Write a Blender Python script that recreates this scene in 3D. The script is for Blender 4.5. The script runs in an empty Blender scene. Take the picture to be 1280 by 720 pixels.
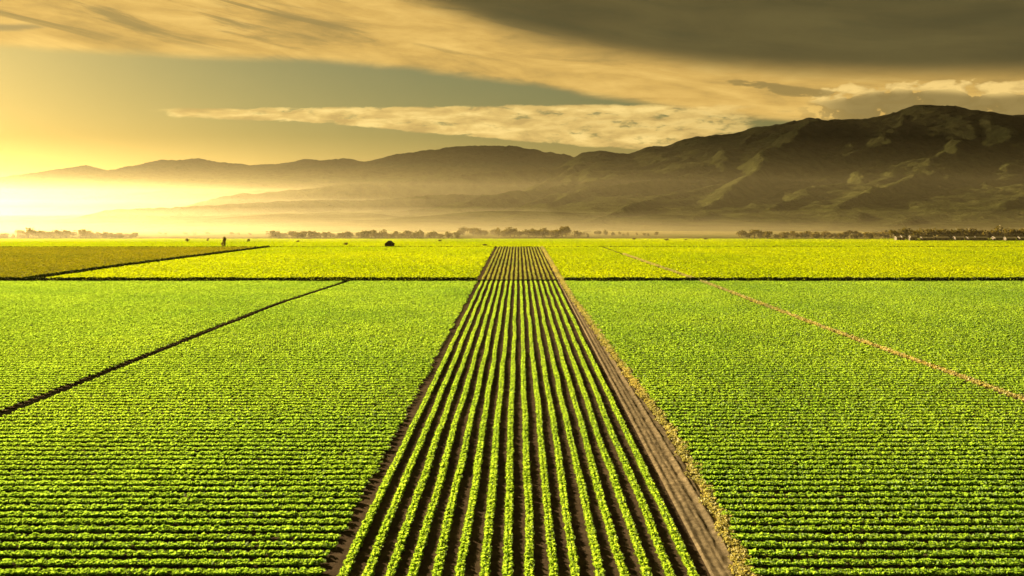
import bpy, math
import numpy as np

R = math.radians
sc = bpy.context.scene
COL = sc.collection
H, F, CX, HY = 28.7, 1100.0, 648.0, 255.0      # eye height (m); lens in pixels of a 1280 px frame; vanishing point
SUN_AZ, SUN_EL = R(-44), R(14.5)
rng = np.random.default_rng(7)

def PX(px, Y): return (px - CX) * Y / F
def PZ(py, Y): return H - (py - HY) * Y / F

# ------------------------------------------------------------------ helpers
def tag(o, label=None, cat=None, group=None, kind=None):
    if label: o['label'] = label
    if cat: o['category'] = cat
    if group: o['group'] = group
    if kind: o['kind'] = kind
    return o

def np_mesh(name, verts, faces, mat, smooth=False):
    verts = np.asarray(verts, np.float32).reshape(-1, 3); faces = np.asarray(faces, np.int32)
    me = bpy.data.meshes.new(name)
    me.vertices.add(len(verts)); me.vertices.foreach_set('co', verts.ravel())
    k = faces.shape[1]
    me.loops.add(faces.size); me.loops.foreach_set('vertex_index', faces.ravel())
    me.polygons.add(len(faces))
    me.polygons.foreach_set('loop_start', np.arange(0, faces.size, k, dtype=np.int32))
    if smooth: me.polygons.foreach_set('use_smooth', np.ones(len(faces), bool))
    me.update(calc_edges=True)
    me.materials.append(mat)
    return me

def link(name, me, parent=None, loc=(0, 0, 0)):
    o = bpy.data.objects.new(name, me); COL.objects.link(o); o.location = loc
    if parent: o.parent = parent
    return o

def quads_mesh(name, V4, mat):
    """V4: (n,4,3) loose quads."""
    n = len(V4)
    return np_mesh(name, V4.reshape(-1, 3), np.arange(n * 4).reshape(n, 4), mat)

def grid_mesh(name, X, Y, Z, mat, smooth=True):
    ny, nx = Z.shape
    v = np.stack([X, Y, Z], -1).reshape(-1, 3)
    i = np.arange(ny * nx).reshape(ny, nx)
    f = np.stack([i[:-1, :-1], i[:-1, 1:], i[1:, 1:], i[1:, :-1]], -1).reshape(-1, 4)
    return np_mesh(name, v, f, mat, smooth)

def rosettes(P, Rad, Hgt, n, r):
    """plants at P (N,3), radius and height per plant, n leaves each -> (N*n,4,3)"""
    N = len(P)
    a = r.uniform(0, 2 * math.pi, (N, n)); el = r.uniform(0.15, 1.35, (N, n))
    Rr = Rad[:, None] * r.uniform(.75, 1.15, (N, n)); Hh = Hgt[:, None] * r.uniform(.75, 1.15, (N, n))
    ca, sa = np.cos(a), np.sin(a)
    d = np.stack([ca * np.cos(el) * Rr, sa * np.cos(el) * Rr, np.sin(el) * Hh + .03], -1)
    t = np.stack([-sa, ca, r.uniform(-.35, .35, (N, n))], -1)
    w = (Rad[:, None] * r.uniform(.5, .85, (N, n)))[..., None]
    base = P[:, None, :] + d * .12
    tip = P[:, None, :] + d
    q = np.stack([base - t * w * .35, base + t * w * .35, tip + t * w * .5, tip - t * w * .5], 2)
    return q.reshape(-1, 4, 3)

def clump_quads(C, size, r, flat=0.0):
    """random oriented quads centred at C (N,3)"""
    N = len(C)
    u = r.normal(size=(N, 3)); u /= np.linalg.norm(u, axis=1, keepdims=True)
    v = np.cross(u, r.normal(size=(N, 3))); v /= np.linalg.norm(v, axis=1, keepdims=True)
    s = (size * r.uniform(.6, 1.3, N))[:, None]
    u = u * s; v = v * s
    return np.stack([C - u - v * .6, C + u - v, C + u * .7 + v, C - u + v * .8], 1)

# gradient noise in numpy
_perm = np.random.default_rng(3).permutation(1024)
_ga = np.random.default_rng(4).uniform(0, 2 * math.pi, 1024)
def perlin(x, y):
    xi = np.floor(x).astype(int); yi = np.floor(y).astype(int); xf = x - xi; yf = y - yi
    def g(ix, iy, dx, dy):
        h = _perm[(_perm[ix & 1023] + iy) & 1023]; an = _ga[h]
        return np.cos(an) * dx + np.sin(an) * dy
    u = xf ** 3 * (xf * (xf * 6 - 15) + 10); v = yf ** 3 * (yf * (yf * 6 - 15) + 10)
    a = g(xi, yi, xf, yf); b = g(xi + 1, yi, xf - 1, yf); c = g(xi, yi + 1, xf, yf - 1); d = g(xi + 1, yi + 1, xf - 1, yf - 1)
    return (a + (b - a) * u) * (1 - v) + (c + (d - c) * u) * v
def fbm(x, y, o=4, g=.5):
    s = 0; A = 1
    for k in range(o): s = s + A * perlin(x * 2 ** k + 17 * k, y * 2 ** k + 31 * k); A *= g
    return s

# ------------------------------------------------------------------ materials
def newmat(name):
    m = bpy.data.materials.new(name); m.use_nodes = True
    nt = m.node_tree; nt.nodes.clear()
    return m, nt
def nd(nt, t, **kw):
    n = nt.nodes.new(t)
    for k, v in kw.items():
        if k in n.inputs: n.inputs[k].default_value = v
        else: setattr(n, k, v)
    return n
def ramp(nt, stops, fac=None):
    n = nt.nodes.new('ShaderNodeValToRGB')
    while len(n.color_ramp.elements) < len(stops): n.color_ramp.elements.new(.5)
    for e, (p, c) in zip(n.color_ramp.elements, stops):
        e.position = p; e.color = (*c, 1)
    if fac is not None: nt.links.new(fac, n.inputs[0])
    return n
def noise(nt, scale, detail=3, rough=.5, vec=None):
    n = nt.nodes.new('ShaderNodeTexNoise'); n.inputs['Scale'].default_value = scale
    n.inputs['Detail'].default_value = detail; n.inputs['Roughness'].default_value = rough
    if vec is not None: nt.links.new(vec, n.inputs['Vector'])
    return n
def mix(nt, a, b, fac, mode='MIX'):
    n = nt.nodes.new('ShaderNodeMix'); n.data_type = 'RGBA'; n.blend_type = mode
    for s, v in ((6, a), (7, b), (0, fac)):
        if isinstance(v, (int, float)): n.inputs[s].default_value = v
        elif isinstance(v, tuple): n.inputs[s].default_value = (*v, 1)
        else: nt.links.new(v, n.inputs[s])
    return n.outputs[2]

def leaf_mat(name, dark, mid, light, trans=.45, s_big=.02, s_small=1.6, gloss=.012, var=1.0):
    m, nt = newmat(name); L = nt.links.new
    g = nt.nodes.new('ShaderNodeNewGeometry')
    big = noise(nt, s_big, 3, .55, g.outputs['Position'])
    small = noise(nt, s_small, 2, .6, g.outputs['Position'])
    c1 = ramp(nt, [(.3, dark), (.5, mid), (.7, light)], small.outputs[0])
    c2 = ramp(nt, [(.33, (.78, .86, .9)), (.67, (1.12, 1.08, 1.0))], big.outputs[0])
    col = mix(nt, c1.outputs[0], c2.outputs[0], 1.0, 'MULTIPLY')
    rnd = ramp(nt, [(0, (1 - .28 * var, 1 - .25 * var, 1 - .2 * var)), (1, (1 + .25 * var, 1 + .22 * var, 1 + .1 * var))], g.outputs['Random Per Island'])
    col = mix(nt, col, rnd.outputs[0], 1.0, 'MULTIPLY')
    d = nd(nt, 'ShaderNodeBsdfDiffuse'); t = nd(nt, 'ShaderNodeBsdfTranslucent')
    L(col, d.inputs[0])
    tc = mix(nt, col, (1.15, 1.1, .5), 1.0, 'MULTIPLY'); L(tc, t.inputs[0])
    ms = nd(nt, 'ShaderNodeMixShader'); ms.inputs[0].default_value = trans
    L(d.outputs[0], ms.inputs[1]); L(t.outputs[0], ms.inputs[2])
    gl = nd(nt, 'ShaderNodeBsdfGlossy', Roughness=.6); gl.inputs[0].default_value = (1, 1, 1, 1)
    m2 = nd(nt, 'ShaderNodeMixShader'); m2.inputs[0].default_value = gloss
    L(ms.outputs[0], m2.inputs[1]); L(gl.outputs[0], m2.inputs[2])
    o = nd(nt, 'ShaderNodeOutputMaterial'); L(m2.outputs[0], o.inputs[0])
    return m

def soil_mat(name, stops, scale=.8, bump=.6, dist=.05, rough=.95, big=.03):
    m, nt = newmat(name); L = nt.links.new
    g = nt.nodes.new('ShaderNodeNewGeometry')
    n1 = noise(nt, scale, 8, .65, g.outputs['Position']); n2 = noise(nt, big, 4, .6, g.outputs['Position'])
    n3 = noise(nt, scale * 9, 4, .7, g.outputs['Position'])
    c = ramp(nt, stops, n1.outputs[0])
    c2 = ramp(nt, [(.3, (.7, .72, .75)), (.7, (1.2, 1.15, 1.1))], n2.outputs[0])
    col = mix(nt, c.outputs[0], c2.outputs[0], 1.0, 'MULTIPLY')
    c3 = ramp(nt, [(.35, (.7, .7, .7)), (.65, (1.2, 1.2, 1.2))], n3.outputs[0])
    col = mix(nt, col, c3.outputs[0], 1.0, 'MULTIPLY')
    b = nd(nt, 'ShaderNodeBump', Strength=bump, Distance=dist); L(n3.outputs[0], b.inputs['Height'])
    p = nd(nt, 'ShaderNodeBsdfPrincipled', Roughness=rough); p.inputs['Specular IOR Level'].default_value = 0.0
    L(col, p.inputs['Base Color']); L(b.outputs[0], p.inputs['Normal'])
    o = nd(nt, 'ShaderNodeOutputMaterial'); L(p.outputs[0], o.inputs[0])
    return m

M_strip = leaf_mat('strip_crop_leaf', (.29, .44, .06), (.37, .54, .08), (.44, .63, .10), .6)
M_near = leaf_mat('field_crop_leaf', (.27, .41, .06), (.32, .49, .075), (.37, .56, .095), .6, var=.35)
M_far = leaf_mat('far_crop_leaf', (.42, .51, .004), (.44, .54, .005), (.46, .56, .006), .65, s_big=.008, s_small=.2, var=.06)
M_stubble = leaf_mat('mustard_stubble_leaf', (.25, .25, .012), (.31, .30, .014), (.38, .36, .016), .5, s_big=.012, s_small=.3)
M_stalk = leaf_mat('pale_stalk_leaf', (.26, .28, .08), (.33, .34, .11), (.40, .40, .15), .5)
M_straw = leaf_mat('dry_straw', (.44, .39, .19), (.58, .52, .27), (.74, .68, .40), .3, s_small=3)
M_hedge = leaf_mat('hedge_leaf', (.018, .028, .006), (.03, .045, .008), (.05, .07, .012), .2)
M_tree = leaf_mat('tree_leaf', (.09, .07, .02), (.13, .10, .03), (.18, .14, .045), .45, s_small=.3)
M_soil = soil_mat('field_soil', [(.3, (.06, .042, .027)), (.5, (.10, .070, .046)), (.7, (.15, .108, .07))])
M_ditch = soil_mat('wet_ditch_soil', [(.3, (.008, .008, .004)), (.6, (.018, .016, .008))], .6)
M_track = soil_mat('track_dirt', [(.32, (.13, .10, .06)), (.5, (.21, .165, .10)), (.68, (.33, .26, .16))], 1.4)
M_plain = soil_mat('far_plain', [(.3, (.10, .11, .02)), (.5, (.17, .15, .04)), (.7, (.24, .20, .07))], .01, .2, .1, big=.003)
M_bark = soil_mat('bark', [(.3, (.05, .035, .02)), (.7, (.10, .07, .045))], 2)

def mountain_mat():
    m, nt = newmat('mountain_scrub'); L = nt.links.new
    g = nt.nodes.new('ShaderNodeNewGeometry')
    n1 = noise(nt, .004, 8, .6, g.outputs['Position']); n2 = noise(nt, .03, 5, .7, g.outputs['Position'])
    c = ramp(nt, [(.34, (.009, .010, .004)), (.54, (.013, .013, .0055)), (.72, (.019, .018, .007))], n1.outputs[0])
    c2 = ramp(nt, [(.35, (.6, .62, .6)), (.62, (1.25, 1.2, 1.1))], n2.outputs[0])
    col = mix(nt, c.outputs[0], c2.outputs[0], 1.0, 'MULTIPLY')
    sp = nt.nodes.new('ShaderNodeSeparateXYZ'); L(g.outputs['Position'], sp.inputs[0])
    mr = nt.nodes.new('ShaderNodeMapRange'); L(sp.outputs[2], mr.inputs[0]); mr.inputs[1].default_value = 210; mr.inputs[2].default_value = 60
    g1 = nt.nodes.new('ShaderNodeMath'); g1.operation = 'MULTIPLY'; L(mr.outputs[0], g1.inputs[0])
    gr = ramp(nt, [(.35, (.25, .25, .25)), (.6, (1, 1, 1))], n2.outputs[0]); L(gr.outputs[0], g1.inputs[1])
    col = mix(nt, col, (.052, .052, .015), g1.outputs[0])      # paler grass tone paints sunlit lower slopes; scrub above darkened for cloud shade
    b = nd(nt, 'ShaderNodeBump', Strength=.9, Distance=16); L(n2.outputs[0], b.inputs['Height'])
    p = nd(nt, 'ShaderNodeBsdfDiffuse'); L(col, p.inputs[0]); L(b.outputs[0], p.inputs['Normal'])
    o = nd(nt, 'ShaderNodeOutputMaterial'); L(p.outputs[0], o.inputs[0])
    return m
M_mount = mountain_mat()

def flat_mat(name, c, rough=.8, scale=2.0, var=.25):
    m, nt = newmat(name); L = nt.links.new
    tc = nt.nodes.new('ShaderNodeTexCoord'); n = noise(nt, scale, 5, .6, tc.outputs['Object'])
    a = tuple(x * (1 - var) for x in c); b = tuple(min(1, x * (1 + var)) for x in c)
    r_ = ramp(nt, [(.3, a), (.7, b)], n.outputs[0])
    p = nd(nt, 'ShaderNodeBsdfPrincipled', Roughness=rough); L(r_.outputs[0], p.inputs['Base Color'])
    o = nd(nt, 'ShaderNodeOutputMaterial'); L(p.outputs[0], o.inputs[0])
    return m
M_wall = flat_mat('pale_shed_wall', (.15, .115, .08)); M_roof = flat_mat('pale_shed_roof', (.62, .53, .42), .5)
M_dark = flat_mat('dark_hut_board', (.06, .04, .03)); M_droof = flat_mat('dark_hut_roof', (.035, .028, .02)); M_door = flat_mat('shed_door', (.05, .04, .03))

# ------------------------------------------------------------------ ground
def flat_sheet(name, x0, x1, y0, y1, z, mat, kind='structure'):
    me = np_mesh(name, [(x0, y0, z), (x1, y0, z), (x1, y1, z), (x0, y1, z)], [(0, 1, 2, 3)], mat)
    return tag(link(name, me), kind=kind)
flat_sheet('ground', -7800, 7800, -380, 7800, 0, M_soil)
tag(bpy.data.objects['ground'], 'bare dark brown soil under and between the crops')

# lines of the field layout (world metres), as functions of distance
YS = lambda *p: np.array(p, float)
def ditch_x(Y): return np.interp(Y, [60, 119, 200, 250, 316, 330], [-70.5, -70.2, -69.3, -68.6, -63.6, -63])
def rtrack_x(Y): return np.interp(Y, [60, 129, 204, 320, 470, 600], [77, 74, 70.7, 67.9, 61, 56])
def verge_x(Y):
    return np.interp(Y, [50, 68, 84, 110, 123, 170, 220, 275, 325, 600], [17.6, 18.3, 19.2, 19.9, 19.6, 18.7, 18.0, 17.0, 16.8, 16.2])
def lfield_x(Y): return np.interp(Y, [330, 367, 400, 480, 560, 600], [-186, -184, -182.5, -175, -167, -163])

HEDGE_Y, END_Y, TREE_Y = 328.5, 585.0, 735.0
PITCH = 1.8

# ------------------------------------------------------------------ crop rows
def lod(Y):   # spacing, leaves, radius, height
    if Y < 112: return .33, 13, .41, .30
    if Y < 170: return .36, 9, .42, .30
    if Y < 335: return .50, 6, .46, .30
    return 1.0, 5, .66, .40

def across_row(Y, x0, x1, r, mat_scale=1.0):
    """a row parallel to X"""
    sp, n, rad, h = lod(Y)
    out = []
    for off in (-.25, .25) if Y < 170 else (-.32, 0, .32):
        m = max(2, int((x1 - x0) / sp))
        x = x0 + (np.arange(m) + r.uniform(-.22, .22, m) + (.5 if off > 0 else 0)) * sp
        keep = r.random(m) > .03
        y = Y + off + r.uniform(-.07, .07, m)
        vig = 1 + .28 * fbm(x * .05, y * .05 + 9, 3) + r.uniform(-.16, .16, m)
        P = np.stack([x, y, np.full(m, .05)], 1)[keep]
        out.append(rosettes(P, (rad * vig)[keep], (h * vig)[keep], n, r))
    return np.concatenate(out)

def along_row(X, y0, y1, r, bump=1.0):
    out = []; Y = y0
    segs = [(y0, min(y1, 112)), (112, min(y1, 170)), (170, min(y1, 335)), (335, y1)]
    for a, b in segs:
        a = max(a, y0)
        if b <= a: continue
        sp, n, rad, h = lod((a + b) / 2)
        for off in (-.17, .17):
            m = int((b - a) / sp)
            y = a + (np.arange(m) + r.uniform(-.22, .22, m) + (.5 if off > 0 else 0)) * sp
            keep = r.random(m) > .02
            x = X + off + r.uniform(-.06, .06, m) + .22 * fbm(y * .04, np.full(m, X * 1.7), 2)
            vig = 1 + .25 * fbm(x * .09 + 40, y * .07, 3) + r.uniform(-.15, .15, m)
            P = np.stack([x, y, np.full(m, .05)], 1)[keep]
            out.append(rosettes(P, (rad * vig * .72)[keep], (h * vig)[keep], n, r))
    return np.concatenate(out)

ORD = ['first', 'second', 'third', 'fourth', 'fifth', 'sixth', 'seventh', 'eighth', 'ninth', 'tenth', 'eleventh', 'twelfth', 'thirteenth',
       'fourteenth', 'fifteenth', 'sixteenth', 'seventeenth', 'eighteenth', 'nineteenth', 'twentieth']
ORD += ['twenty-' + ORD[i] for i in range(9)] + ['thirtieth'] + ['thirty-' + ORD[i] for i in range(6)]

NS = 16
for i in range(NS):
    X = (i - (NS - 1) / 2) * PITCH
    side = (ORD[i] + ' from the left') if i < 8 else (ORD[NS - 1 - i] + ' from the right')
    o = link('crop_row', quads_mesh('crop_row', along_row(X, 60, HEDGE_Y - 2.2, rng), M_strip))
    tag(o, f'bright green lettuce row of the middle strip before the dark line, {side}', 'crop row', 'lengthwise lettuce rows of the middle strip')
    o = link('crop_row', quads_mesh('crop_row', along_row(X, HEDGE_Y + 2.5, END_Y - 2, rng), M_stalk))
    tag(o, f'dull olive crop row of the middle strip beyond the dark line, {side}', 'crop row', 'olive rows of the strip beyond the dark line')

NROW = 36
def left_edge(Y): return -15.15 + .25 * math.sin(Y * .9)
for s, word in ((-1, 'left'), (1, 'right')):
    rest = []
    k = 0; Y = 66.4
    while Y < HEDGE_Y - 2.6:
        lim = Y * .64 + 12
        if s < 0:
            inner = -15.1 + rng.uniform(-.25, .25); outer = -lim; cut = float(ditch_x(Y))
        else:
            inner = float(verge_x(Y)) + rng.uniform(-.35, .35); outer = lim; cut = float(rtrack_x(Y))
        gap = 1.15 if s < 0 else .95
        parts = []
        near_end = min(abs(outer), abs(cut) - gap)
        if s < 0: a = across_row(Y, -near_end, inner, rng)
        else: a = across_row(Y, inner, near_end, rng)
        b = None
        if abs(outer) > abs(cut) + gap + 1:
            b = across_row(Y, outer, cut - gap, rng) if s < 0 else across_row(Y, cut + gap, outer, rng)
        if k < NROW:
            o = link('crop_row', quads_mesh('crop_row', a, M_near))
            tag(o, f'green crosswise lettuce row of the {word} field, {ORD[k]} row up from the bottom edge', 'crop row', f'crosswise lettuce rows of the {word} field')
        else: rest.append(a)
        if b is not None: rest.append(b)
        Y += PITCH; k += 1
    o = link('field_crop', quads_mesh('field_crop', np.concatenate(rest), M_near))
    tag(o, f'mass of green lettuce rows covering the {word} field back to the dark hedge', 'crops', kind='stuff')

# fields beyond the hedge
def far_patch(y0, y1, fx0, fx1, r, step=1.35):
    rows = []
    Y = y0
    while Y < y1:
        x0, x1 = fx0(Y), fx1(Y)
        if x1 - x0 > 2:
            m = int((x1 - x0) / .85)
            x = x0 + (np.arange(m) + r.uniform(-.4, .4, m)) * .85
            y = Y + r.uniform(-.5, .5, m)
            vig = 1 + .15 * fbm(x * .02, y * .02, 3) + r.uniform(-.1, .1, m)
            P = np.stack([x, y, np.full(m, .05)], 1)
            rows.append(rosettes(P, .85 * vig, .34 * vig, 5, r))
        Y += step
    return np.concatenate(rows)
lim = lambda Y: Y * .60 + 10
o = link('far_crop', quads_mesh('far_crop', far_patch(HEDGE_Y + 3, END_Y - .6, lambda Y: max(-lim(Y), float(lfield_x(Y)) + 2), lambda Y: -15.3, rng), M_far))
tag(o, 'yellow green low crop beyond the dark line, left of the middle strip', 'crops', kind='stuff')
rx = lambda Y: float(rtrack_x(Y))
A = far_patch(HEDGE_Y + 3, END_Y - .6, lambda Y: float(verge_x(Y)) + .5, lambda Y: rx(Y) - .7, rng)
B = far_patch(HEDGE_Y + 3, END_Y - .6, lambda Y: rx(Y) + .7, lim, rng)
o = link('far_crop', quads_mesh('far_crop', np.concatenate([A, B]), M_far))
tag(o, 'yellow green low crop beyond the dark line, right of the middle strip', 'crops', kind='stuff')
o = link('far_crop', quads_mesh('far_crop', far_patch(END_Y + 1.4, 722, lambda Y: -lim(Y), lim, rng, 1.7), M_far))
tag(o, 'bright yellow crop band in front of the distant tree line', 'crops', kind='stuff')
o = link('stubble_crop', quads_mesh('stubble_crop', far_patch(HEDGE_Y + 6, END_Y - 1, lambda Y: -lim(Y), lambda Y: float(lfield_x(Y)) - 2.5, rng, 1.7), M_stubble))
tag(o, 'ochre brown low growth of the darker field at far left', 'crops', kind='stuff')

# ------------------------------------------------------------------ dirt track with ruts
ty = np.concatenate([np.arange(40, 140, .35), np.arange(140, 340, .8), np.arange(340, END_Y, 3)])
tu = np.linspace(0, 1, 56)
TY, TU = np.meshgrid(ty, tu, indexing='ij')
TX0, TX1 = 14.85, verge_x(TY) - 1.1
TX = TX0 + TU * (TX1 - TX0)
m_ = (TX - TX0)
wob = .12 * fbm(TY * .06, TY * 0 + 3, 2)
Z = .12 + .07 * fbm(TX * .9, TY * .35, 3)
for c, w, dpt in ((.7, .24, .07), (1.35, .15, .03), (2.0, .26, .08)):
    Z = Z - dpt * np.exp(-((m_ - c - wob) / w) ** 2)
Z = Z + .09 * np.exp(-((m_ - 2.6 - wob) / .2) ** 2) + .03 * perlin(TX * 3, TY * 1.2)
edge = np.minimum(TU, 1 - TU) * 12
Z = np.clip(Z, .0, 1) * np.clip(edge, 0, 1) + .012
o = link('dirt_track', grid_mesh('dirt_track', TX, TY, Z, M_track)); tag(o, 'brown dirt track with wheel ruts along the right side of the strip', kind='structure')

M_sand = soil_mat('sandy_berm', [(.3, (.38, .29, .14)), (.5, (.50, .39, .20)), (.7, (.62, .50, .28))], 1.5)
# straw verge
def tufts(x, y, rad, h, n, r): 
    return rosettes(np.stack([x, y, np.full(len(x), .02)], 1), rad, h, n, r)
N = 8000
yy = 60 + (END_Y - 60) * rng.random(N) ** 1.9
xx = verge_x(yy) - .62 + rng.normal(0, .38, N).clip(-.95, .95) + .3 * np.sin(yy * .8)
sz = (.16 + yy * .0006) * rng.uniform(.7, 1.5, N)
o = link('dry_grass', quads_mesh('dry_grass', tufts(xx, yy, sz, sz * 1.1, 6, rng), M_straw))
tag(o, 'ragged pale straw verge between the dirt track and the right field', 'dry grass', kind='stuff')
# straw line across the right field
N = 5200
yy = 100 + 400 * rng.random(N) ** 1.5
xx = rtrack_x(yy) + rng.normal(0, .40, N).clip(-.9, .9)
sz = (.16 + yy * .0007) * rng.uniform(.7, 1.5, N)
o = link('dry_grass', quads_mesh('dry_grass', tufts(xx, yy, sz, sz * 1.2, 5, rng), M_straw))
tag(o, 'thin orange straw line running diagonally across the right field', 'dry grass', kind='stuff')

def ribbon(name, fx, y0, y1, w, z, mat, label, n=60):
    y = np.linspace(y0, y1, n); x = np.array([float(fx(v)) for v in y])
    v = np.concatenate([np.stack([x - w / 2, y, np.full(n, z)], 1), np.stack([x + w / 2, y, np.full(n, z)], 1)])
    i = np.arange(n - 1)
    f = np.stack([i, i + n, i + n + 1, i + 1], 1)
    return tag(link(name, np_mesh(name, v, f, mat)), label, kind='structure')
ribbon('ditch', ditch_x, 58, HEDGE_Y - 2, 1.9, .006, M_ditch, 'dark wet drainage ditch crossing the left field')
ribbon('path', rtrack_x, 58, HEDGE_Y - 1, .4, .008, M_track, 'thin dusty path crossing the right field')
ribbon('ditch', lfield_x, HEDGE_Y + 2, END_Y, 3.4, .006, M_ditch, 'dark ditch beside the ochre field at far left')
flat_sheet('ditch', -260, 260, HEDGE_Y - 2.4, HEDGE_Y + 2.6, .01, M_ditch)['label'] = 'straight dark ditch running across the whole plain'
flat_sheet('ditch', -420, 420, END_Y - .6, END_Y + 1.0, .012, M_ditch)['label'] = 'thin far ditch in front of the last yellow field'
flat_sheet('far_plain', -7500, 7500, 726, 7400, .004, M_plain)['label'] = 'hazy plain between the tree line and the mountains'

flat_sheet('yard', PX(1112, 690), PX(1420, 690), 668, 704, .016, M_sand)['label'] = 'pale bare yard around the farm sheds'
ribbon('path', lambda Y: float(verge_x(Y)) - .75, 50, END_Y, .9, .018, M_sand, 'pale sandy edge of the dirt track')
# ------------------------------------------------------------------ hedges
def hedge(x0, x1, Y, h, w, per_m, q, label, fx=None):
    n = int((x1 - x0) * per_m); x = rng.uniform(x0, x1, n)
    top = h * (1 + .25 * fbm(x * .15, x * 0 + Y, 3) + .12 * perlin(x * 1.1, x * 0))
    z = top * rng.random(n) ** .7
    y = Y + rng.uniform(-w / 2, w / 2, n)
    C = np.stack([x, y, z + .02], 1)
    return tag(link('hedge', quads_mesh('hedge', clump_quads(C, np.full(n, q), rng), M_hedge)), label, 'hedge', 'low dark hedges')
hedge(-225, -15.6, HEDGE_Y, 1.2, 2.2, 40, .24, 'long low dark hedge across the plain, left of the middle strip')
hedge(17.2, 225, HEDGE_Y, 1.2, 2.2, 40, .24, 'long low dark hedge across the plain, right of the middle strip')
hedge(-14.6, 14.6, HEDGE_Y, .5, 1.2, 22, .17, 'short sparse dark hedge crossing the middle strip')
n = 3600; y = rng.uniform(HEDGE_Y + 4, END_Y - 2, n)
C = np.stack([lfield_x(y) - 1 + rng.uniform(-.9, .9, n), y, rng.random(n) * 1.0 + .05], 1)
tag(link('hedge', quads_mesh('hedge', clump_quads(C, np.full(n, .34), rng), M_hedge)), 'dark hedge running away along the edge of the ochre field', 'hedge', 'low dark hedges')
n = 3000; x = rng.uniform(-360, 360, n)
C = np.stack([x, END_Y + rng.uniform(-.8, .8, n), rng.random(n) * .45 + .05], 1)
tag(link('hedge', quads_mesh('hedge', clump_quads(C, np.full(n, .3), rng), M_hedge)), 'thin faint hedge in front of the last bright field', 'hedge', 'low dark hedges')

# ------------------------------------------------------------------ trees
def crown_mesh(w, h, r, n=230, q=.42, z0=.16):
    lobes = [(0, 0, .5, .42)] + [(r.uniform(-.3, .3), r.uniform(-.3, .3), r.uniform(.32, .78), r.uniform(.2, .34)) for _ in range(7)]
    pts = []
    for _ in range(n):
        lx, ly, lz, lr = lobes[r.integers(len(lobes))]
        v = r.normal(size=3); v /= np.linalg.norm(v); v *= lr * r.random() ** .35
        pts.append(((lx + v[0]) * w, (ly + v[1]) * w, max(z0, lz + v[2]) * h))
    return quads_mesh('crown', clump_quads(np.array(pts), np.full(n, q), r), M_tree)
def trunk_mesh(h, rad):
    k = 7; v = []; f = []
    lev = [(0, 1.5, 0, 0), (.12, 1, .02, 0), (.45, .75, .1, .05), (.8, .35, .16, -.06)]
    for t, s, dx, dy in lev:
        for j in range(k):
            a = 2 * math.pi * j / k; v.append((dx * rad * 4 + rad * s * math.cos(a), dy * rad * 4 + rad * s * math.sin(a), t * h))
    for l in range(len(lev) - 1):
        for j in range(k): f.append((l * k + j, l * k + (j + 1) % k, (l + 1) * k + (j + 1) % k, (l + 1) * k + j))
    # two limbs
    for sx, sy in ((1, .4), (-.8, -.5)):
        b = len(v)
        for t, s in ((0, .5), (1, .2)):
            for j in range(k):
                a = 2 * math.pi * j / k
                v.append((sx * t * rad * 7 + rad * s * math.cos(a), sy * t * rad * 7 + rad * s * math.sin(a), (.35 + .3 * t) * h))
        for j in range(k): f.append((b + j, b + (j + 1) % k, b + k + (j + 1) % k, b + k + j))
    return np_mesh('trunk', v, f, M_bark, True)

protos = []
for i in range(9):
    r = np.random.default_rng(100 + i)
    w = r.uniform(.75, 1.35); protos.append((crown_mesh(w * 6, 6, r), trunk_mesh(5.2, .22)))
def tree(px, Y, hgt, label, group, wide=1.0, name='tree'):
    c, t = protos[int(rng.integers(len(protos)))]
    root = bpy.data.objects.new(name, None); COL.objects.link(root)
    root.location = (PX(px, Y), Y, 0); root.rotation_euler[2] = rng.uniform(0, 6.28)
    s = hgt / 6; root.scale = (s * wide, s * wide, s)
    link('crown', c, root); link('trunk', t, root)
    tag(root, label, 'tree' if name != 'bush' else 'bush', group)

def band(x0, x1, Y, hpx, n, label, group, jy=14, wide=1.0, jit=.25):
    xs = np.linspace(x0, x1, n) + rng.uniform(-.5, .5, n) * (x1 - x0) / n
    for x in xs:
        y = Y + rng.uniform(-jy, jy)
        tree(x, y, .88 * hpx * y / F * (1 + rng.uniform(-jit, jit)), label, group, wide)
band(-8, 30, 745, 7, 6, 'small washed out tree at the far left end of the tree line', 'trees at far left edge', wide=1.3)
band(28, 112, 750, 12, 14, 'pale hazy tree of the tallest clump in the glow at left', 'hazy clump in the glow at left', wide=1.3)
band(112, 170, 745, 9, 10, 'pale hazy low tree trailing right of the tall left clump', 'low trees right of the left clump', wide=1.2)
band(195, 335, 820, 3.6, 9, 'tiny faint tree in the brightest mist gap of the tree line', 'tiny trees in the mist gap', wide=1.8)
band(340, 570, 742, 9.5, 40, 'ochre tinted tree of the long band left of the middle strip', 'long tree band left of the strip', wide=1.15)
band(570, 622, 800, 10, 9, 'faint set back tree just left of the strip end', 'faint trees set back', wide=1.2)
band(626, 716, 765, 12.5, 15, 'dark rounded tree of the clumps at the end of the strip', 'clumps at the end of the strip', wide=1.25)
band(720, 818, 800, 5.5, 14, 'small thin tree of the broken line right of the strip clumps', 'broken line of small trees', wide=1.1, jit=.4)
band(928, 958, 745, 10, 5, 'dark bushy tree of the lone clump left of the right band', 'lone dark clump', wide=1.3)
band(962, 1122, 735, 9.5, 30, 'low dark tree of the even band toward the right', 'even tree band toward the right', wide=1.2)
band(1118, 1290, 712, 14.5, 34, 'taller dark tree behind the pale farm sheds at right', 'trees behind the pale sheds', jy=10, wide=1.0)

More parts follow.
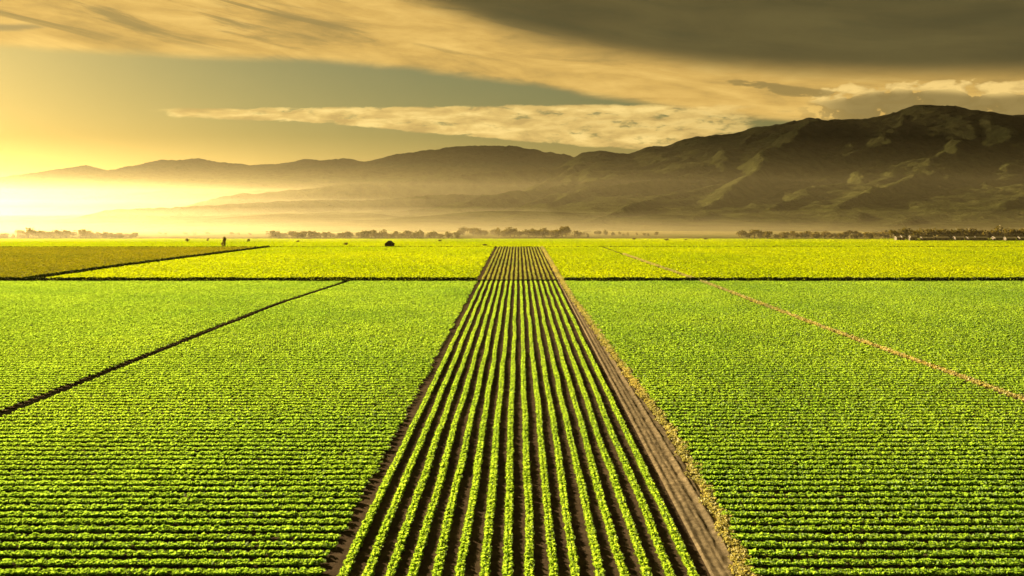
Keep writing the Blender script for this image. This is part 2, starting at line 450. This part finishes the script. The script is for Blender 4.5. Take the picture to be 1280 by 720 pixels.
# lone trees and bushes out in the fields
tree(280, 562, 8, 'slim dark lone tree standing at the edge of the ochre field', None, .34, 'slim_tree')
for px, py, hp, wd, lab in ((234, 303, 5, .8, 'small faint bush left of the slim lone tree'), (260, 302, 4.5, .6, 'tiny faint bush close to the slim lone tree'),
        (311, 303, 4.5, .7, 'small faint bush just right of the slim lone tree'), (432, 307, 4.5, 1, 'small dark bush in the bright field left of the hut'),
        (372, 303, 2.6, 1.4, 'tiny low bush midway between slim tree and hut'), (550, 302, 2.4, 2.2, 'flat low bush right of the dark hut'),
        (572, 299, 5, .9, 'small round bush just below the faint set back trees'), (606, 307.5, 2.6, 2.4, 'flat dark bush near the top left corner of the strip'),
        (735, 297, 3, 1.2, 'small bush right of the strip end clumps'), (793, 300, 3, 1.4, 'little dark bush left of the pair in the right bright field'),
        (833, 301, 2.4, 2.4, 'wide flat bush in the bright field right of the strip'), (857, 300.5, 1.8, 1.8, 'lowest tiny bush right of the wide flat one'),
        (882, 300, 3, 1.5, 'small bush in the bright field nearest the dark clump'), (1061, 348.5, 3.4, 2.2, 'ragged tuft bush rising from the right dark hedge')):
    Y = H * F / (py - HY)
    tree(px, Y, 1.05 * hp * Y / F, lab, None, wd, 'bush')

# ------------------------------------------------------------------ farm sheds, hut
def house(px, Y, w, d, hw, hr, wall, roof, label, name, cat, group=None, rot=0.0, doors=1):
    root = bpy.data.objects.new(name, None); COL.objects.link(root); root.location = (PX(px, Y), Y, 0); root.rotation_euler[2] = rot
    tag(root, label, cat, group)
    a, b = w / 2, d / 2
    v = [(-a, -b, 0), (a, -b, 0), (a, b, 0), (-a, b, 0), (-a, -b, hw), (a, -b, hw), (a, b, hw), (-a, b, hw), (-a, 0, hw + hr), (a, 0, hw + hr)]
    me = bpy.data.meshes.new('wall')
    me.from_pydata(v, [], [(0, 1, 5, 4), (2, 3, 7, 6), (1, 2, 6, 9, 5), (3, 0, 4, 8, 7)]); me.materials.append(wall); link('wall', me, root)
    e = .35; t = .12
    v = []; 
    for sx in (-a - e, a + e):
        v += [(sx, -b - e, hw - e * hr / b + .03), (sx, 0, hw + hr + .03), (sx, b + e, hw - e * hr / b + .03),
              (sx, -b - e, hw - e * hr / b + .03 + t), (sx, 0, hw + hr + .03 + t), (sx, b + e, hw - e * hr / b + .03 + t)]
    f = [(0, 1, 7, 6), (1, 2, 8, 7), (3, 9, 10, 4), (4, 10, 11, 5), (0, 6, 9, 3), (2, 5, 11, 8), (0, 3, 4, 1), (1, 4, 5, 2), (6, 7, 10, 9), (7, 8, 11, 10)]
    me = bpy.data.meshes.new('roof'); me.from_pydata(v, [], f); me.materials.append(roof); link('roof', me, root)
    for k in range(doors):
        cx = (k - (doors - 1) / 2) * w / max(doors, 1); dw, dh = min(.9, w * .16), min(2.1, hw * .85)
        v = [(cx + i * dw, -b - y, z) for y in (.0, .05) for i, z in ((-1, 0.01), (1, .01), (1, dh), (-1, dh))]
        f = [(4, 5, 6, 7), (0, 4, 7, 3), (1, 2, 6, 5), (3, 7, 6, 2), (0, 1, 5, 4)]
        me = bpy.data.meshes.new('door'); me.from_pydata(v, [], f); me.materials.append(M_door); link('door', me, root)
house(487, 594, 4.8, 5.0, 1.9, 1.9, M_dark, M_droof, 'small dark hut with a pitched roof standing alone in the yellow field', 'hut', 'hut', rot=1.35)
sheds = [(1122, 694, 3.2, 2.4), (1128, 692, 2.2, 3.0), (1141, 690, 4.5, 3.0), (1159, 692, 9, 2.0), (1177, 690, 10, 2.2), (1198, 692, 7, 2.4),
         (1212, 688, 5, 2.2), (1226, 690, 9, 2.2), (1247, 688, 7, 2.4), (1262, 690, 8, 2.0), (1280, 688, 9, 2.2)]
for i, (px, Y, w, hw) in enumerate(sheds):
    where = (ORD[i] + ' from the left end') if i < 6 else (ORD[len(sheds) - 1 - i] + ' from the right end')
    house(px, Y, w, 4, hw, .9, M_wall, M_roof, f'low pale farm shed under the trees at far right, {where}', 'farm_shed', 'shed', 'pale farm sheds', rot=rng.uniform(-.15, .15), doors=1 + (w > 6))

# ------------------------------------------------------------------ mountains
def ridge(pts, Yc):
    p = np.array(pts, float)
    return PX(p[:, 0], Yc), PZ(p[:, 1], Yc)
RA = [(-900, 240), (-500, 226), (-200, 220), (-60, 226), (0, 223.8), (30, 217.7), (45, 220), (67, 215), (90, 209), (107.5, 206), (134, 212.6), (158, 212.6), (180, 206), (202, 199), (225, 199.5), (249, 197), (269, 201),
      (295, 204), (319, 206), (356, 203.6), (383, 198), (400, 200), (430, 197.5), (460, 201), (497, 192), (541, 186), (571, 182), (638, 181), (665, 186), (709, 192.5),
      (760, 205), (850, 225), (1000, 250)]
RB = [(560, 290), (600, 276), (640, 252), (658, 236), (680, 221), (699, 209), (725.6, 191), (749, 187.5), (786, 192), (813, 182), (833, 182), (850, 175), (870, 170), (917, 166), (937, 159),
      (978, 153.7), (1004.5, 146), (1040, 149), (1085, 147.6), (1112, 141), (1146, 130), (1193, 132), (1206, 134.5), (1250, 141), (1280, 143), (1400, 152), (1600, 175), (1900, 220)]
RC = [(420, 282), (450, 273), (480, 266), (521, 266), (550, 256), (578, 246), (600, 247), (631, 247), (665, 252), (720, 262), (760, 270), (840, 285)]
RD = [(720, 290), (745, 279), (780, 263), (815, 250), (855, 252), (890, 261), (930, 270), (990, 290)]
RE = [(850, 292), (880, 277), (920, 266), (965, 257), (990, 249), (1007, 245), (1030, 251), (1050, 257), (1100, 263), (1180, 260), (1290, 262), (1400, 265), (1700, 280)]
xs = np.arange(-4100, 3301, 8.0); ys = np.concatenate([np.arange(900, 3050, 9.0), np.arange(3050, 4350, 16.0), np.arange(4350, 5400, 40.0)])
GX, GY = np.meshgrid(xs, ys)
def rng_h(pts, Yc, wf, wb, power, shear, freq, amp, seed, rough=1.0):
    rxx, rz = ridge(pts, Yc)
    wx = 60 * fbm(GX * .0016 + seed, GY * .0016, 3)
    t = np.clip((Yc - GY) / wf, 0, 1); tb = np.clip((GY - Yc) / wb, 0, 1)
    Xs = GX + shear * (Yc - GY) * .06 * (GY < Yc)          # the crest shape leans along the spurs
    P = np.interp(Xs + wx * t * 2, rxx, rz, left=0, right=0)
    P = np.maximum(P, 0)
    base = P * np.where(GY < Yc, (1 - t) ** power, (1 - tb) ** 1.4)
    sx = (GX + shear * (Yc - GY)) * freq + 1.3 * fbm(GX * .0012 + seed * 3, GY * .0012, 3)
    rd = 1 - 2 * np.abs(perlin(sx + seed, GY * freq * .22 + seed)) * 1.6
    rd2 = 1 - 2 * np.abs(perlin(sx * 2.7 + seed, GY * freq * .8))
    env = 4 * t * (1 - t) 
    det = (rd - .6) * amp + (rd2 - .6) * amp * .45 + (.4 - np.abs(fbm(sx * 3.1, GY * .0030 + seed, 4, .55)) * 1.7) * amp * .9 * rough
    return base + det * env * np.clip(P / 60, 0, 1) * (GY < Yc) + fbm(GX * .02, GY * .02, 3) * 2.2 * np.clip(P / 150, 0, 1)
hA = rng_h(RA, 4300, 2300, 900, 1.35, .45, 1 / 380, 10, 1.7)
hB = rng_h(RB, 3000, 1950, 1500, 1.25, .75, 1 / 300, 12, 5.2)
hC = rng_h(RC, 2000, 800, 500, 1.1, .8, 1 / 200, 9, 8.8)
hD = rng_h(RD, 1550, 430, 300, 1.05, .7, 1 / 160, 7, 2.1)
hE = rng_h(RE, 1480, 430, 350, 1.05, .7, 1 / 160, 8, 4.4)
Zm = np.maximum.reduce([hA, hB, hC, hD, hE])
def tent(x1, y1, z1, x0, y0, z0, power, extra, sl, sr, wig, sub=None):
    # one spur: a sharp crest falling from (x1, y1, z1) to (x0, y0, z0)
    global Zm
    ab = np.array([x0 - x1, y0 - y1]); Ln = np.linalg.norm(ab)
    m = (GX > min(x0, x1) - 500) & (GX < max(x0, x1) + 500) & (GY > min(y0, y1) - 200) & (GY < max(y0, y1) + 200)
    gx, gy = GX[m], GY[m]
    q = ((gx - x1) * ab[0] + (gy - y1) * ab[1]) / Ln ** 2
    side = ((gx - x1) * ab[1] - (gy - y1) * ab[0]) / Ln
    side = side + wig * fbm(gx * .0045 + x1, gy * .0045, 3) + .3 * wig * fbm(gx * .02, gy * .02, 2)
    qc = np.clip(q, 0, 1); over = (np.maximum(0, q - 1) + np.maximum(0, -q)) * Ln
    crest = z0 + (z1 - z0) * (1 - qc) ** power + extra * 4 * qc * (1 - qc) * (1 + .5 * np.sin(qc * 17 + x1)) 
    gul = 7 * np.abs(fbm(qc * Ln / 75 + x1, side * .006, 3)) * np.clip(np.abs(side) / 40, 0, 1)
    z = crest - np.where(side > 0, side * sl, -side * sr) - over * .3 - gul
    Zm[m] = np.maximum(Zm[m], z)
def spurs(pts, Yc, wf, x0, x1, step, shr, power, seed):
    r = np.random.default_rng(seed); rxx, rz = ridge(pts, Yc); x = x0
    while x < x1:
        zc = float(np.interp(x, rxx, rz, left=0, right=0)); yt = Yc - r.uniform(20, 120)
        if zc > 25:
            Ln = wf * r.uniform(.62, .92); ye = yt - Ln
            xe = (x / Yc - shr * r.uniform(.6, 1.3)) * ye; sh = (x - xe) / Ln      # spurs fan out of the crest, leaning left
            zc *= .965
            tent(x, yt, zc, xe, ye, 2, power * r.uniform(.95, 1.15), zc * r.uniform(.03, .09), r.uniform(.5, .8), r.uniform(.4, .6), 40)
            for k in range(2):
                q = r.uniform(.2, .65); zb = (zc * (1 - q) ** power) * 1.02 + 4
                l2 = wf * r.uniform(.16, .3); sh2 = r.uniform(-.9, .2) if k else r.uniform(.8, 1.6)
                bx, by = x - sh * Ln * q, yt - Ln * q
                tent(bx, by, zb, bx - sh2 * l2, by - l2, zb * .35, 1.1, 4, .65, .55, 22)
        x += step * r.uniform(.6, 1.4)
spurs(RA, 4300, 2300, -3600, 500, 230, .06, 1.4, 11)
spurs(RB, 3000, 1950, 230, 3600, 190, .105, 1.3, 12)
spurs(RC, 2000, 800, -350, 150, 110, .04, 1.15, 13)
spurs(RD, 1550, 430, 110, 480, 90, .03, 1.1, 14)
spurs(RE, 1480, 430, 320, 1500, 95, .035, 1.1, 15)
tt = np.clip((GY - 905) / 330, 0, 1)
Zm = np.maximum(Zm, 19 * np.clip((GX + 900) / 800, 0, 1) * tt ** 1.2 * (.75 + .9 * fbm(GX * .004 + 5, GY * .004, 4)))
def spur(p0, Y0, p1, Y1, w, extra):
    # a narrow spur running down from p1 (high end) to p0 (low end)
    global Zm
    a = np.array([PX(p0[0], Y0), Y0]); b = np.array([PX(p1[0], Y1), Y1]); za, zb = PZ(p0[1], Y0), PZ(p1[1], Y1)
    ab = b - a; q = ((GX - a[0]) * ab[0] + (GY - a[1]) * ab[1]) / (ab @ ab)
    side = ((GX - a[0]) * ab[1] - (GY - a[1]) * ab[0]) / np.linalg.norm(ab) + 14 * fbm(GX * .008, GY * .008, 3)
    qc = np.clip(q, 0, 1)
    crest = za + (zb - za) * qc + extra * 4 * qc * (1 - qc) + 5 * fbm(qc * 9, qc * 0 + w, 3)
    over = np.maximum(0, -q) * np.linalg.norm(ab) + np.maximum(0, q - 1) * np.linalg.norm(ab)
    z = crest - np.where(side > 0, side * .85, -side * .42) - over * .3
    Zm = np.maximum(Zm, z)
def foot(p):
    # distance at which the slope already built is met in the sighted direction
    for Y in range(960, 4000, 15):
        ix = int(np.clip(np.searchsorted(xs, PX(p[0], Y)), 0, len(xs) - 1)); iy = int(np.clip(np.searchsorted(ys, Y), 0, len(ys) - 1))
        if Zm[iy, ix] >= PZ(p[1], Y): return Y - 12
    return 3000
for lo, hi, ex in (((1035, 262), (1195, 205), 9), ((1040, 202), (1110, 179), 8), ((905, 240), (958, 209), 8), ((735, 284), (818, 246), 5),
                   ((650, 250), (702, 219), 8), ((680, 262), (752, 230), 8), ((955, 266), (1012, 243), 5), ((1240, 266), (1330, 225), 8), ((1110, 284), (1152, 271), 4),
                   ((600, 262), (640, 246), 6), ((850, 280), (905, 262), 4)):
    spur(lo, foot(lo), hi, foot(hi), 50, ex)
Zm = Zm - np.abs(fbm(GX * .011 + .8 * fbm(GX * .004, GY * .004, 2), GY * .009, 4, .6)) * 14 * np.clip((Zm - 15) / 80, 0, 1)
Zm = Zm + .8 * fbm(GX * .01, GY * .01, 2) * np.clip(Zm / 10, 0, 1)
Zm[Zm < .6] = -3.0
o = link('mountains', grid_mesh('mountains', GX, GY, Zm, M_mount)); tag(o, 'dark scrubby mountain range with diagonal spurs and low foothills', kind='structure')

# ------------------------------------------------------------------ haze and mist
def vol_box(name, x0, x1, y0, y1, z0, z1, dens, col, g, label):
    v = [(x, y, z) for z in (z0, z1) for x, y in ((x0, y0), (x1, y0), (x1, y1), (x0, y1))]
    f = [(3, 2, 1, 0), (4, 5, 6, 7), (0, 1, 5, 4), (1, 2, 6, 5), (2, 3, 7, 6), (3, 0, 4, 7)]
    m, nt = newmat(name)
    p = nd(nt, 'ShaderNodeVolumePrincipled', Density=dens, Anisotropy=g); p.inputs['Color'].default_value = (*col, 1)
    o_ = nd(nt, 'ShaderNodeOutputMaterial'); nt.links.new(p.outputs[0], o_.inputs['Volume'])
    me = np_mesh(name, v, f, m); o = link(name, me); tag(o, label, 'haze', kind='stuff'); return o
HZ = dict(haze=.000006, mist=.000105)
vol_box('haze', -8200, 8200, -400, 8000, -6, 460, HZ['haze'], (1, .85, .5), .5, 'thin golden haze over the whole valley')
vol_box('mist', -7900, 7900, 640, 7850, -5.2, 78, HZ['mist'], (1, .86, .50), .68, 'golden mist lying over the plain at the foot of the mountains')
for k, (xr, top) in enumerate(((330, 10), (250, 14), (150, 18), (40, 23), (-150, 38), (-380, 56), (-700, 76))):
    vol_box('mist', -7700 + 11 * k, xr, 740 + 30 * k, (960, 1120, 1350, 1750, 4000, 4100, 4200)[k], -5.9 + .1 * k, top, (.0003, .00014, .00009, .00007, .00006, .00004, .00003)[k], (1, .87, .54), .64, 'bank of golden mist pooled over the plain at left below the sun')
for k, (top, far, dn) in enumerate(((6, 910, .0006), (9, 970, .00022), (12, 1040, .0001), (16, 1120, .00006), (21, 1240, .00005))):
    vol_box('ground_mist', -7850 + 9 * k, 7850 - 9 * k, 655 + 2.5 * k, far, -4.9 + .1 * k, top, dn, (1, .85, .5), .62, 'shallow layer of mist among and behind the distant trees')

# ------------------------------------------------------------------ world
w = bpy.data.worlds.new('World'); sc.world = w; w.use_nodes = True
nt = w.node_tree; nt.nodes.clear(); L = nt.links.new
sky = nt.nodes.new('ShaderNodeTexSky'); sky.sky_type = 'NISHITA'; sky.sun_disc = False
sky.sun_elevation = SUN_EL; sky.sun_rotation = SUN_AZ; sky.air_density = 1.3; sky.dust_density = .8; sky.ozone_density = .4; sky.altitude = 50
tc = nt.nodes.new('ShaderNodeTexCoord')
sep = nt.nodes.new('ShaderNodeSeparateXYZ'); L(tc.outputs['Generated'], sep.inputs[0])
def math_(op, a, b=None, c=None, clamp=False):
    n = nt.nodes.new('ShaderNodeMath'); n.operation = op; n.use_clamp = clamp
    for i, v in enumerate((a, b, c)):
        if v is None: continue
        if isinstance(v, (int, float)): n.inputs[i].default_value = v
        else: L(v, n.inputs[i])
    return n.outputs[0]
az = math_('ARCTAN2', sep.outputs[0], sep.outputs[1])
hyp = math_('SQRT', math_('ADD', math_('MULTIPLY', sep.outputs[0], sep.outputs[0]), math_('MULTIPLY', sep.outputs[1], sep.outputs[1])))
V = math_('DIVIDE', sep.outputs[2], math_('MAXIMUM', hyp, .05))
def AV(px, py):
    a = math.atan((px - CX) / F); return a, (HY - py) / F * math.cos(a)
def curve(pts):
    """height V of a cloud edge as a function of azimuth, given at sighted points"""
    q = sorted(AV(*p) for p in pts)
    n = nt.nodes.new('ShaderNodeFloatCurve'); c = n.mapping.curves[0]
    u = lambda a: (a + .8) / 1.6
    P = [(u(a), v / .4) for a, v in q]
    while len(c.points) < len(P): c.points.new(.5, .5)
    for pt, (x, y) in zip(c.points, P): pt.location = (x, y); pt.handle_type = 'AUTO'
    n.mapping.extend = 'HORIZONTAL'; n.mapping.update()
    L(math_('MULTIPLY_ADD', az, 1 / 1.6, .5, clamp=True), n.inputs['Value'])
    return math_('MULTIPLY', n.outputs[0], .4)
def sstep(x, a, b):
    n = nt.nodes.new('ShaderNodeMapRange'); n.interpolation_type = 'SMOOTHERSTEP'
    L(x, n.inputs[0]); n.inputs[1].default_value = a; n.inputs[2].default_value = b
    return n.outputs[0]
def uvn(sx, sy, ox, detail, rough, dist=0.0, shear=0.0):
    cb = nt.nodes.new('ShaderNodeCombineXYZ')
    L(math_('MULTIPLY_ADD', az, sx, ox), cb.inputs[0])
    L(math_('MULTIPLY', math_('ADD', V, math_('MULTIPLY', az, shear)), sy), cb.inputs[1])
    n = nt.nodes.new('ShaderNodeTexNoise'); n.inputs['Scale'].default_value = 1; n.inputs['Detail'].default_value = detail
    n.inputs['Roughness'].default_value = rough; n.inputs['Distortion'].default_value = dist
    L(cb.outputs[0], n.inputs['Vector']); return n.outputs[0]
def mixc(a, b, f):
    return mix(nt, a, b, f)
tint = mix(nt, sky.outputs[0], (.156, .147, .082), 1.0, 'MULTIPLY')
n_wisp = uvn(6, 34, 1.3, 8, .62, .6, .12); n_fine = uvn(22, 90, 4.1, 8, .6, .3); n_puff = uvn(26, 95, 9.7, 9, .66, .3); n_low = uvn(2.5, 9, 3, 3, .5)
def off(n, amp): return math_('MULTIPLY', math_('SUBTRACT', n, .5), amp)
K = 1.0
col = tint
def puffs(up, lo, thr, colr, amt, soft=.006, nz=n_puff, left=None, right=None, cut=.12):
    a = sstep(math_('SUBTRACT', curve(up), V), -.001, soft); b = sstep(math_('SUBTRACT', V, curve(lo)), -.001, soft)
    m = math_('MULTIPLY', a, b)
    if left is not None: m = math_('MULTIPLY', m, sstep(az, AV(left[0], 0)[0], AV(left[1], 0)[0]))
    if right is not None: m = math_('MULTIPLY', m, sstep(az, AV(right[1], 0)[0], AV(right[0], 0)[0]))
    n2 = sstep(math_('ADD', nz, math_('MULTIPLY', math_('SUBTRACT', m, 1), .3)), thr, thr + cut)
    return mixc(col, colr, math_('MULTIPLY', math_('MULTIPLY', n2, m), amt))
# big golden veil in the upper sky
e1 = curve([(-300, 52), (0, 60), (100, 67), (260, 75), (400, 79), (480, 86), (560, 96), (640, 106), (720, 119), (800, 131), (900, 146), (1280, 170), (1500, 180)])
d1 = math_('ADD', math_('SUBTRACT', V, e1), math_('ADD', off(n_wisp, .012), off(n_fine, .006)))
m1 = sstep(d1, -.003, .011)
gold = ramp(nt, [(.34, (2.0, 1.3, .36)), (.5, (3.4, 2.1, .52)), (.66, (4.5, 2.95, .82))], math_('ADD', math_('MULTIPLY', n_wisp, .75), math_('MULTIPLY', n_fine, .25))).outputs[0]
m1b = math_('MULTIPLY', m1, sstep(V, .42, .22))
col = mixc(col, gold, math_('MULTIPLY', m1, .93))
# grey streaks in the veil, upper left
st = sstep(math_('ADD', uvn(5, 60, 7.7, 7, .6, .8, .18), off(n_low, .25)), .50, .68)
stm = math_('MULTIPLY', st, math_('MULTIPLY', sstep(V, .15, .19), .75))
col = mixc(col, (1.3, .98, .34), math_('MULTIPLY', stm, m1))
col = puffs([(-200, 16), (0, 22), (70, 24), (150, 38)], [(-200, 50), (0, 47), (70, 44), (150, 48)], .36, (1.25, 1.05, .48), .8, soft=.012, nz=n_wisp, right=(90, 170), cut=.2)
col = puffs([(180, 2), (260, 6), (340, 14), (440, 22)], [(180, 10), (260, 20), (340, 28), (440, 33)], .42, (1.5, 1.15, .45), .75, soft=.010, nz=n_fine, left=(180, 250), right=(400, 460), cut=.15)
# dark storm sheet, upper right
e2 = curve([(-300, -190), (200, -90), (420, -30), (520, 2), (580, 22), (640, 42), (720, 60), (800, 74), (880, 84), (1000, 93), (1280, 98), (1500, 100)])
d2 = math_('ADD', math_('SUBTRACT', V, e2), off(n_wisp, .02))
m2 = sstep(d2, -.016, .022)
dark = ramp(nt, [(.3, (.30, .27, .11)), (.7, (.46, .40, .15))], n_wisp).outputs[0]
col = mixc(col, dark, math_('MULTIPLY', m2, .96))
# low bright puffs
col = puffs([(0, 130), (190, 132), (400, 131), (700, 128), (900, 128), (1280, 110)], [(0, 150), (190, 150), (400, 158), (560, 172), (800, 190), (1280, 200)], .30, ramp(nt, [(.36, (2.7, 1.8, .55)), (.5, (3.8, 2.6, .8)), (.62, (4.8, 3.5, 1.2))], n_fine).outputs[0], .9, left=(165, 240), right=(880, 1010), cut=.2)
col = puffs([(0, 140), (640, 144), (900, 130), (1280, 104)], [(0, 160), (640, 166), (900, 180), (1280, 200)], .5, (2.6, 1.75, .52), .6, left=(560, 700), nz=n_fine, cut=.2)
# right hand cumulus: grey body and bright rims
n_cum = uvn(34, 70, 2.2, 9, .6, .5)
col = puffs([(930, 112), (1000, 104), (1060, 98), (1120, 94), (1200, 92), (1280, 90), (1400, 88)], [(930, 122), (1000, 132), (1060, 150), (1280, 190), (1400, 200)], .40, ramp(nt, [(.38, (2.4, 1.6, .5)), (.55, (4.4, 3.1, 1.05))], n_cum).outputs[0], .95, left=(930, 1060), nz=n_cum, soft=.012, cut=.07)
col = puffs([(930, 124), (1040, 118), (1100, 108), (1180, 107), (1240, 112), (1280, 110), (1400, 112)], [(930, 150), (1100, 190), (1400, 200)], .30, (1.15, .83, .27), .9, left=(960, 1080), nz=n_cum, soft=.012, cut=.07)
col = puffs([(880, 100), (930, 96), (990, 104), (1060, 112)], [(880, 108), (930, 112), (990, 124), (1060, 124)], .38, (1.4, .98, .3), .85, left=(860, 930), right=(1020, 1080))
bg = nt.nodes.new('ShaderNodeBackground'); bg.inputs[1].default_value = .0585
L(col, bg.inputs[0])
wo = nt.nodes.new('ShaderNodeOutputWorld'); L(bg.outputs[0], wo.inputs[0])
w.cycles.sampling_method = 'MANUAL'; w.cycles.sample_map_resolution = 512

# ------------------------------------------------------------------ sun
sl = bpy.data.lights.new('sun', 'SUN'); sl.energy = 5.0; sl.angle = R(.6); sl.color = (1, .80, .46)
so = bpy.data.objects.new('sun', sl); COL.objects.link(so)
from mathutils import Vector
d = Vector((math.sin(SUN_AZ) * math.cos(SUN_EL), math.cos(SUN_AZ) * math.cos(SUN_EL), math.sin(SUN_EL)))
so.rotation_euler = d.to_track_quat('Z', 'Y').to_euler(); so.location = (0, 0, 300)

# ------------------------------------------------------------------ camera
cd = bpy.data.cameras.new('camera'); cam = bpy.data.objects.new('camera', cd); COL.objects.link(cam)
cd.sensor_width = 36; cd.lens = 36 * F / 1280; cd.clip_start = .5; cd.clip_end = 20000
cam.location = (0, 0, H); cam.rotation_euler = (R(90), 0, 0)
cd.shift_x = -8 / 1280; cd.shift_y = -105 / 1280
sc.camera = cam

vs = sc.view_settings; vs.view_transform = 'Standard'; vs.look = 'None'; vs.exposure = 1.85; vs.gamma = 1; vs.use_curve_mapping = False
cy = sc.cycles
cy.max_bounces = 6; cy.diffuse_bounces = 3; cy.glossy_bounces = 1; cy.transmission_bounces = 3; cy.volume_bounces = 1; cy.transparent_max_bounces = 32
cy.use_denoising = True; cy.sample_clamp_indirect = 4; cy.caustics_reflective = False; cy.caustics_refractive = False
try: cy.denoiser = 'OPENIMAGEDENOISE'; cy.denoising_input_passes = 'RGB_ALBEDO_NORMAL'
except Exception: pass
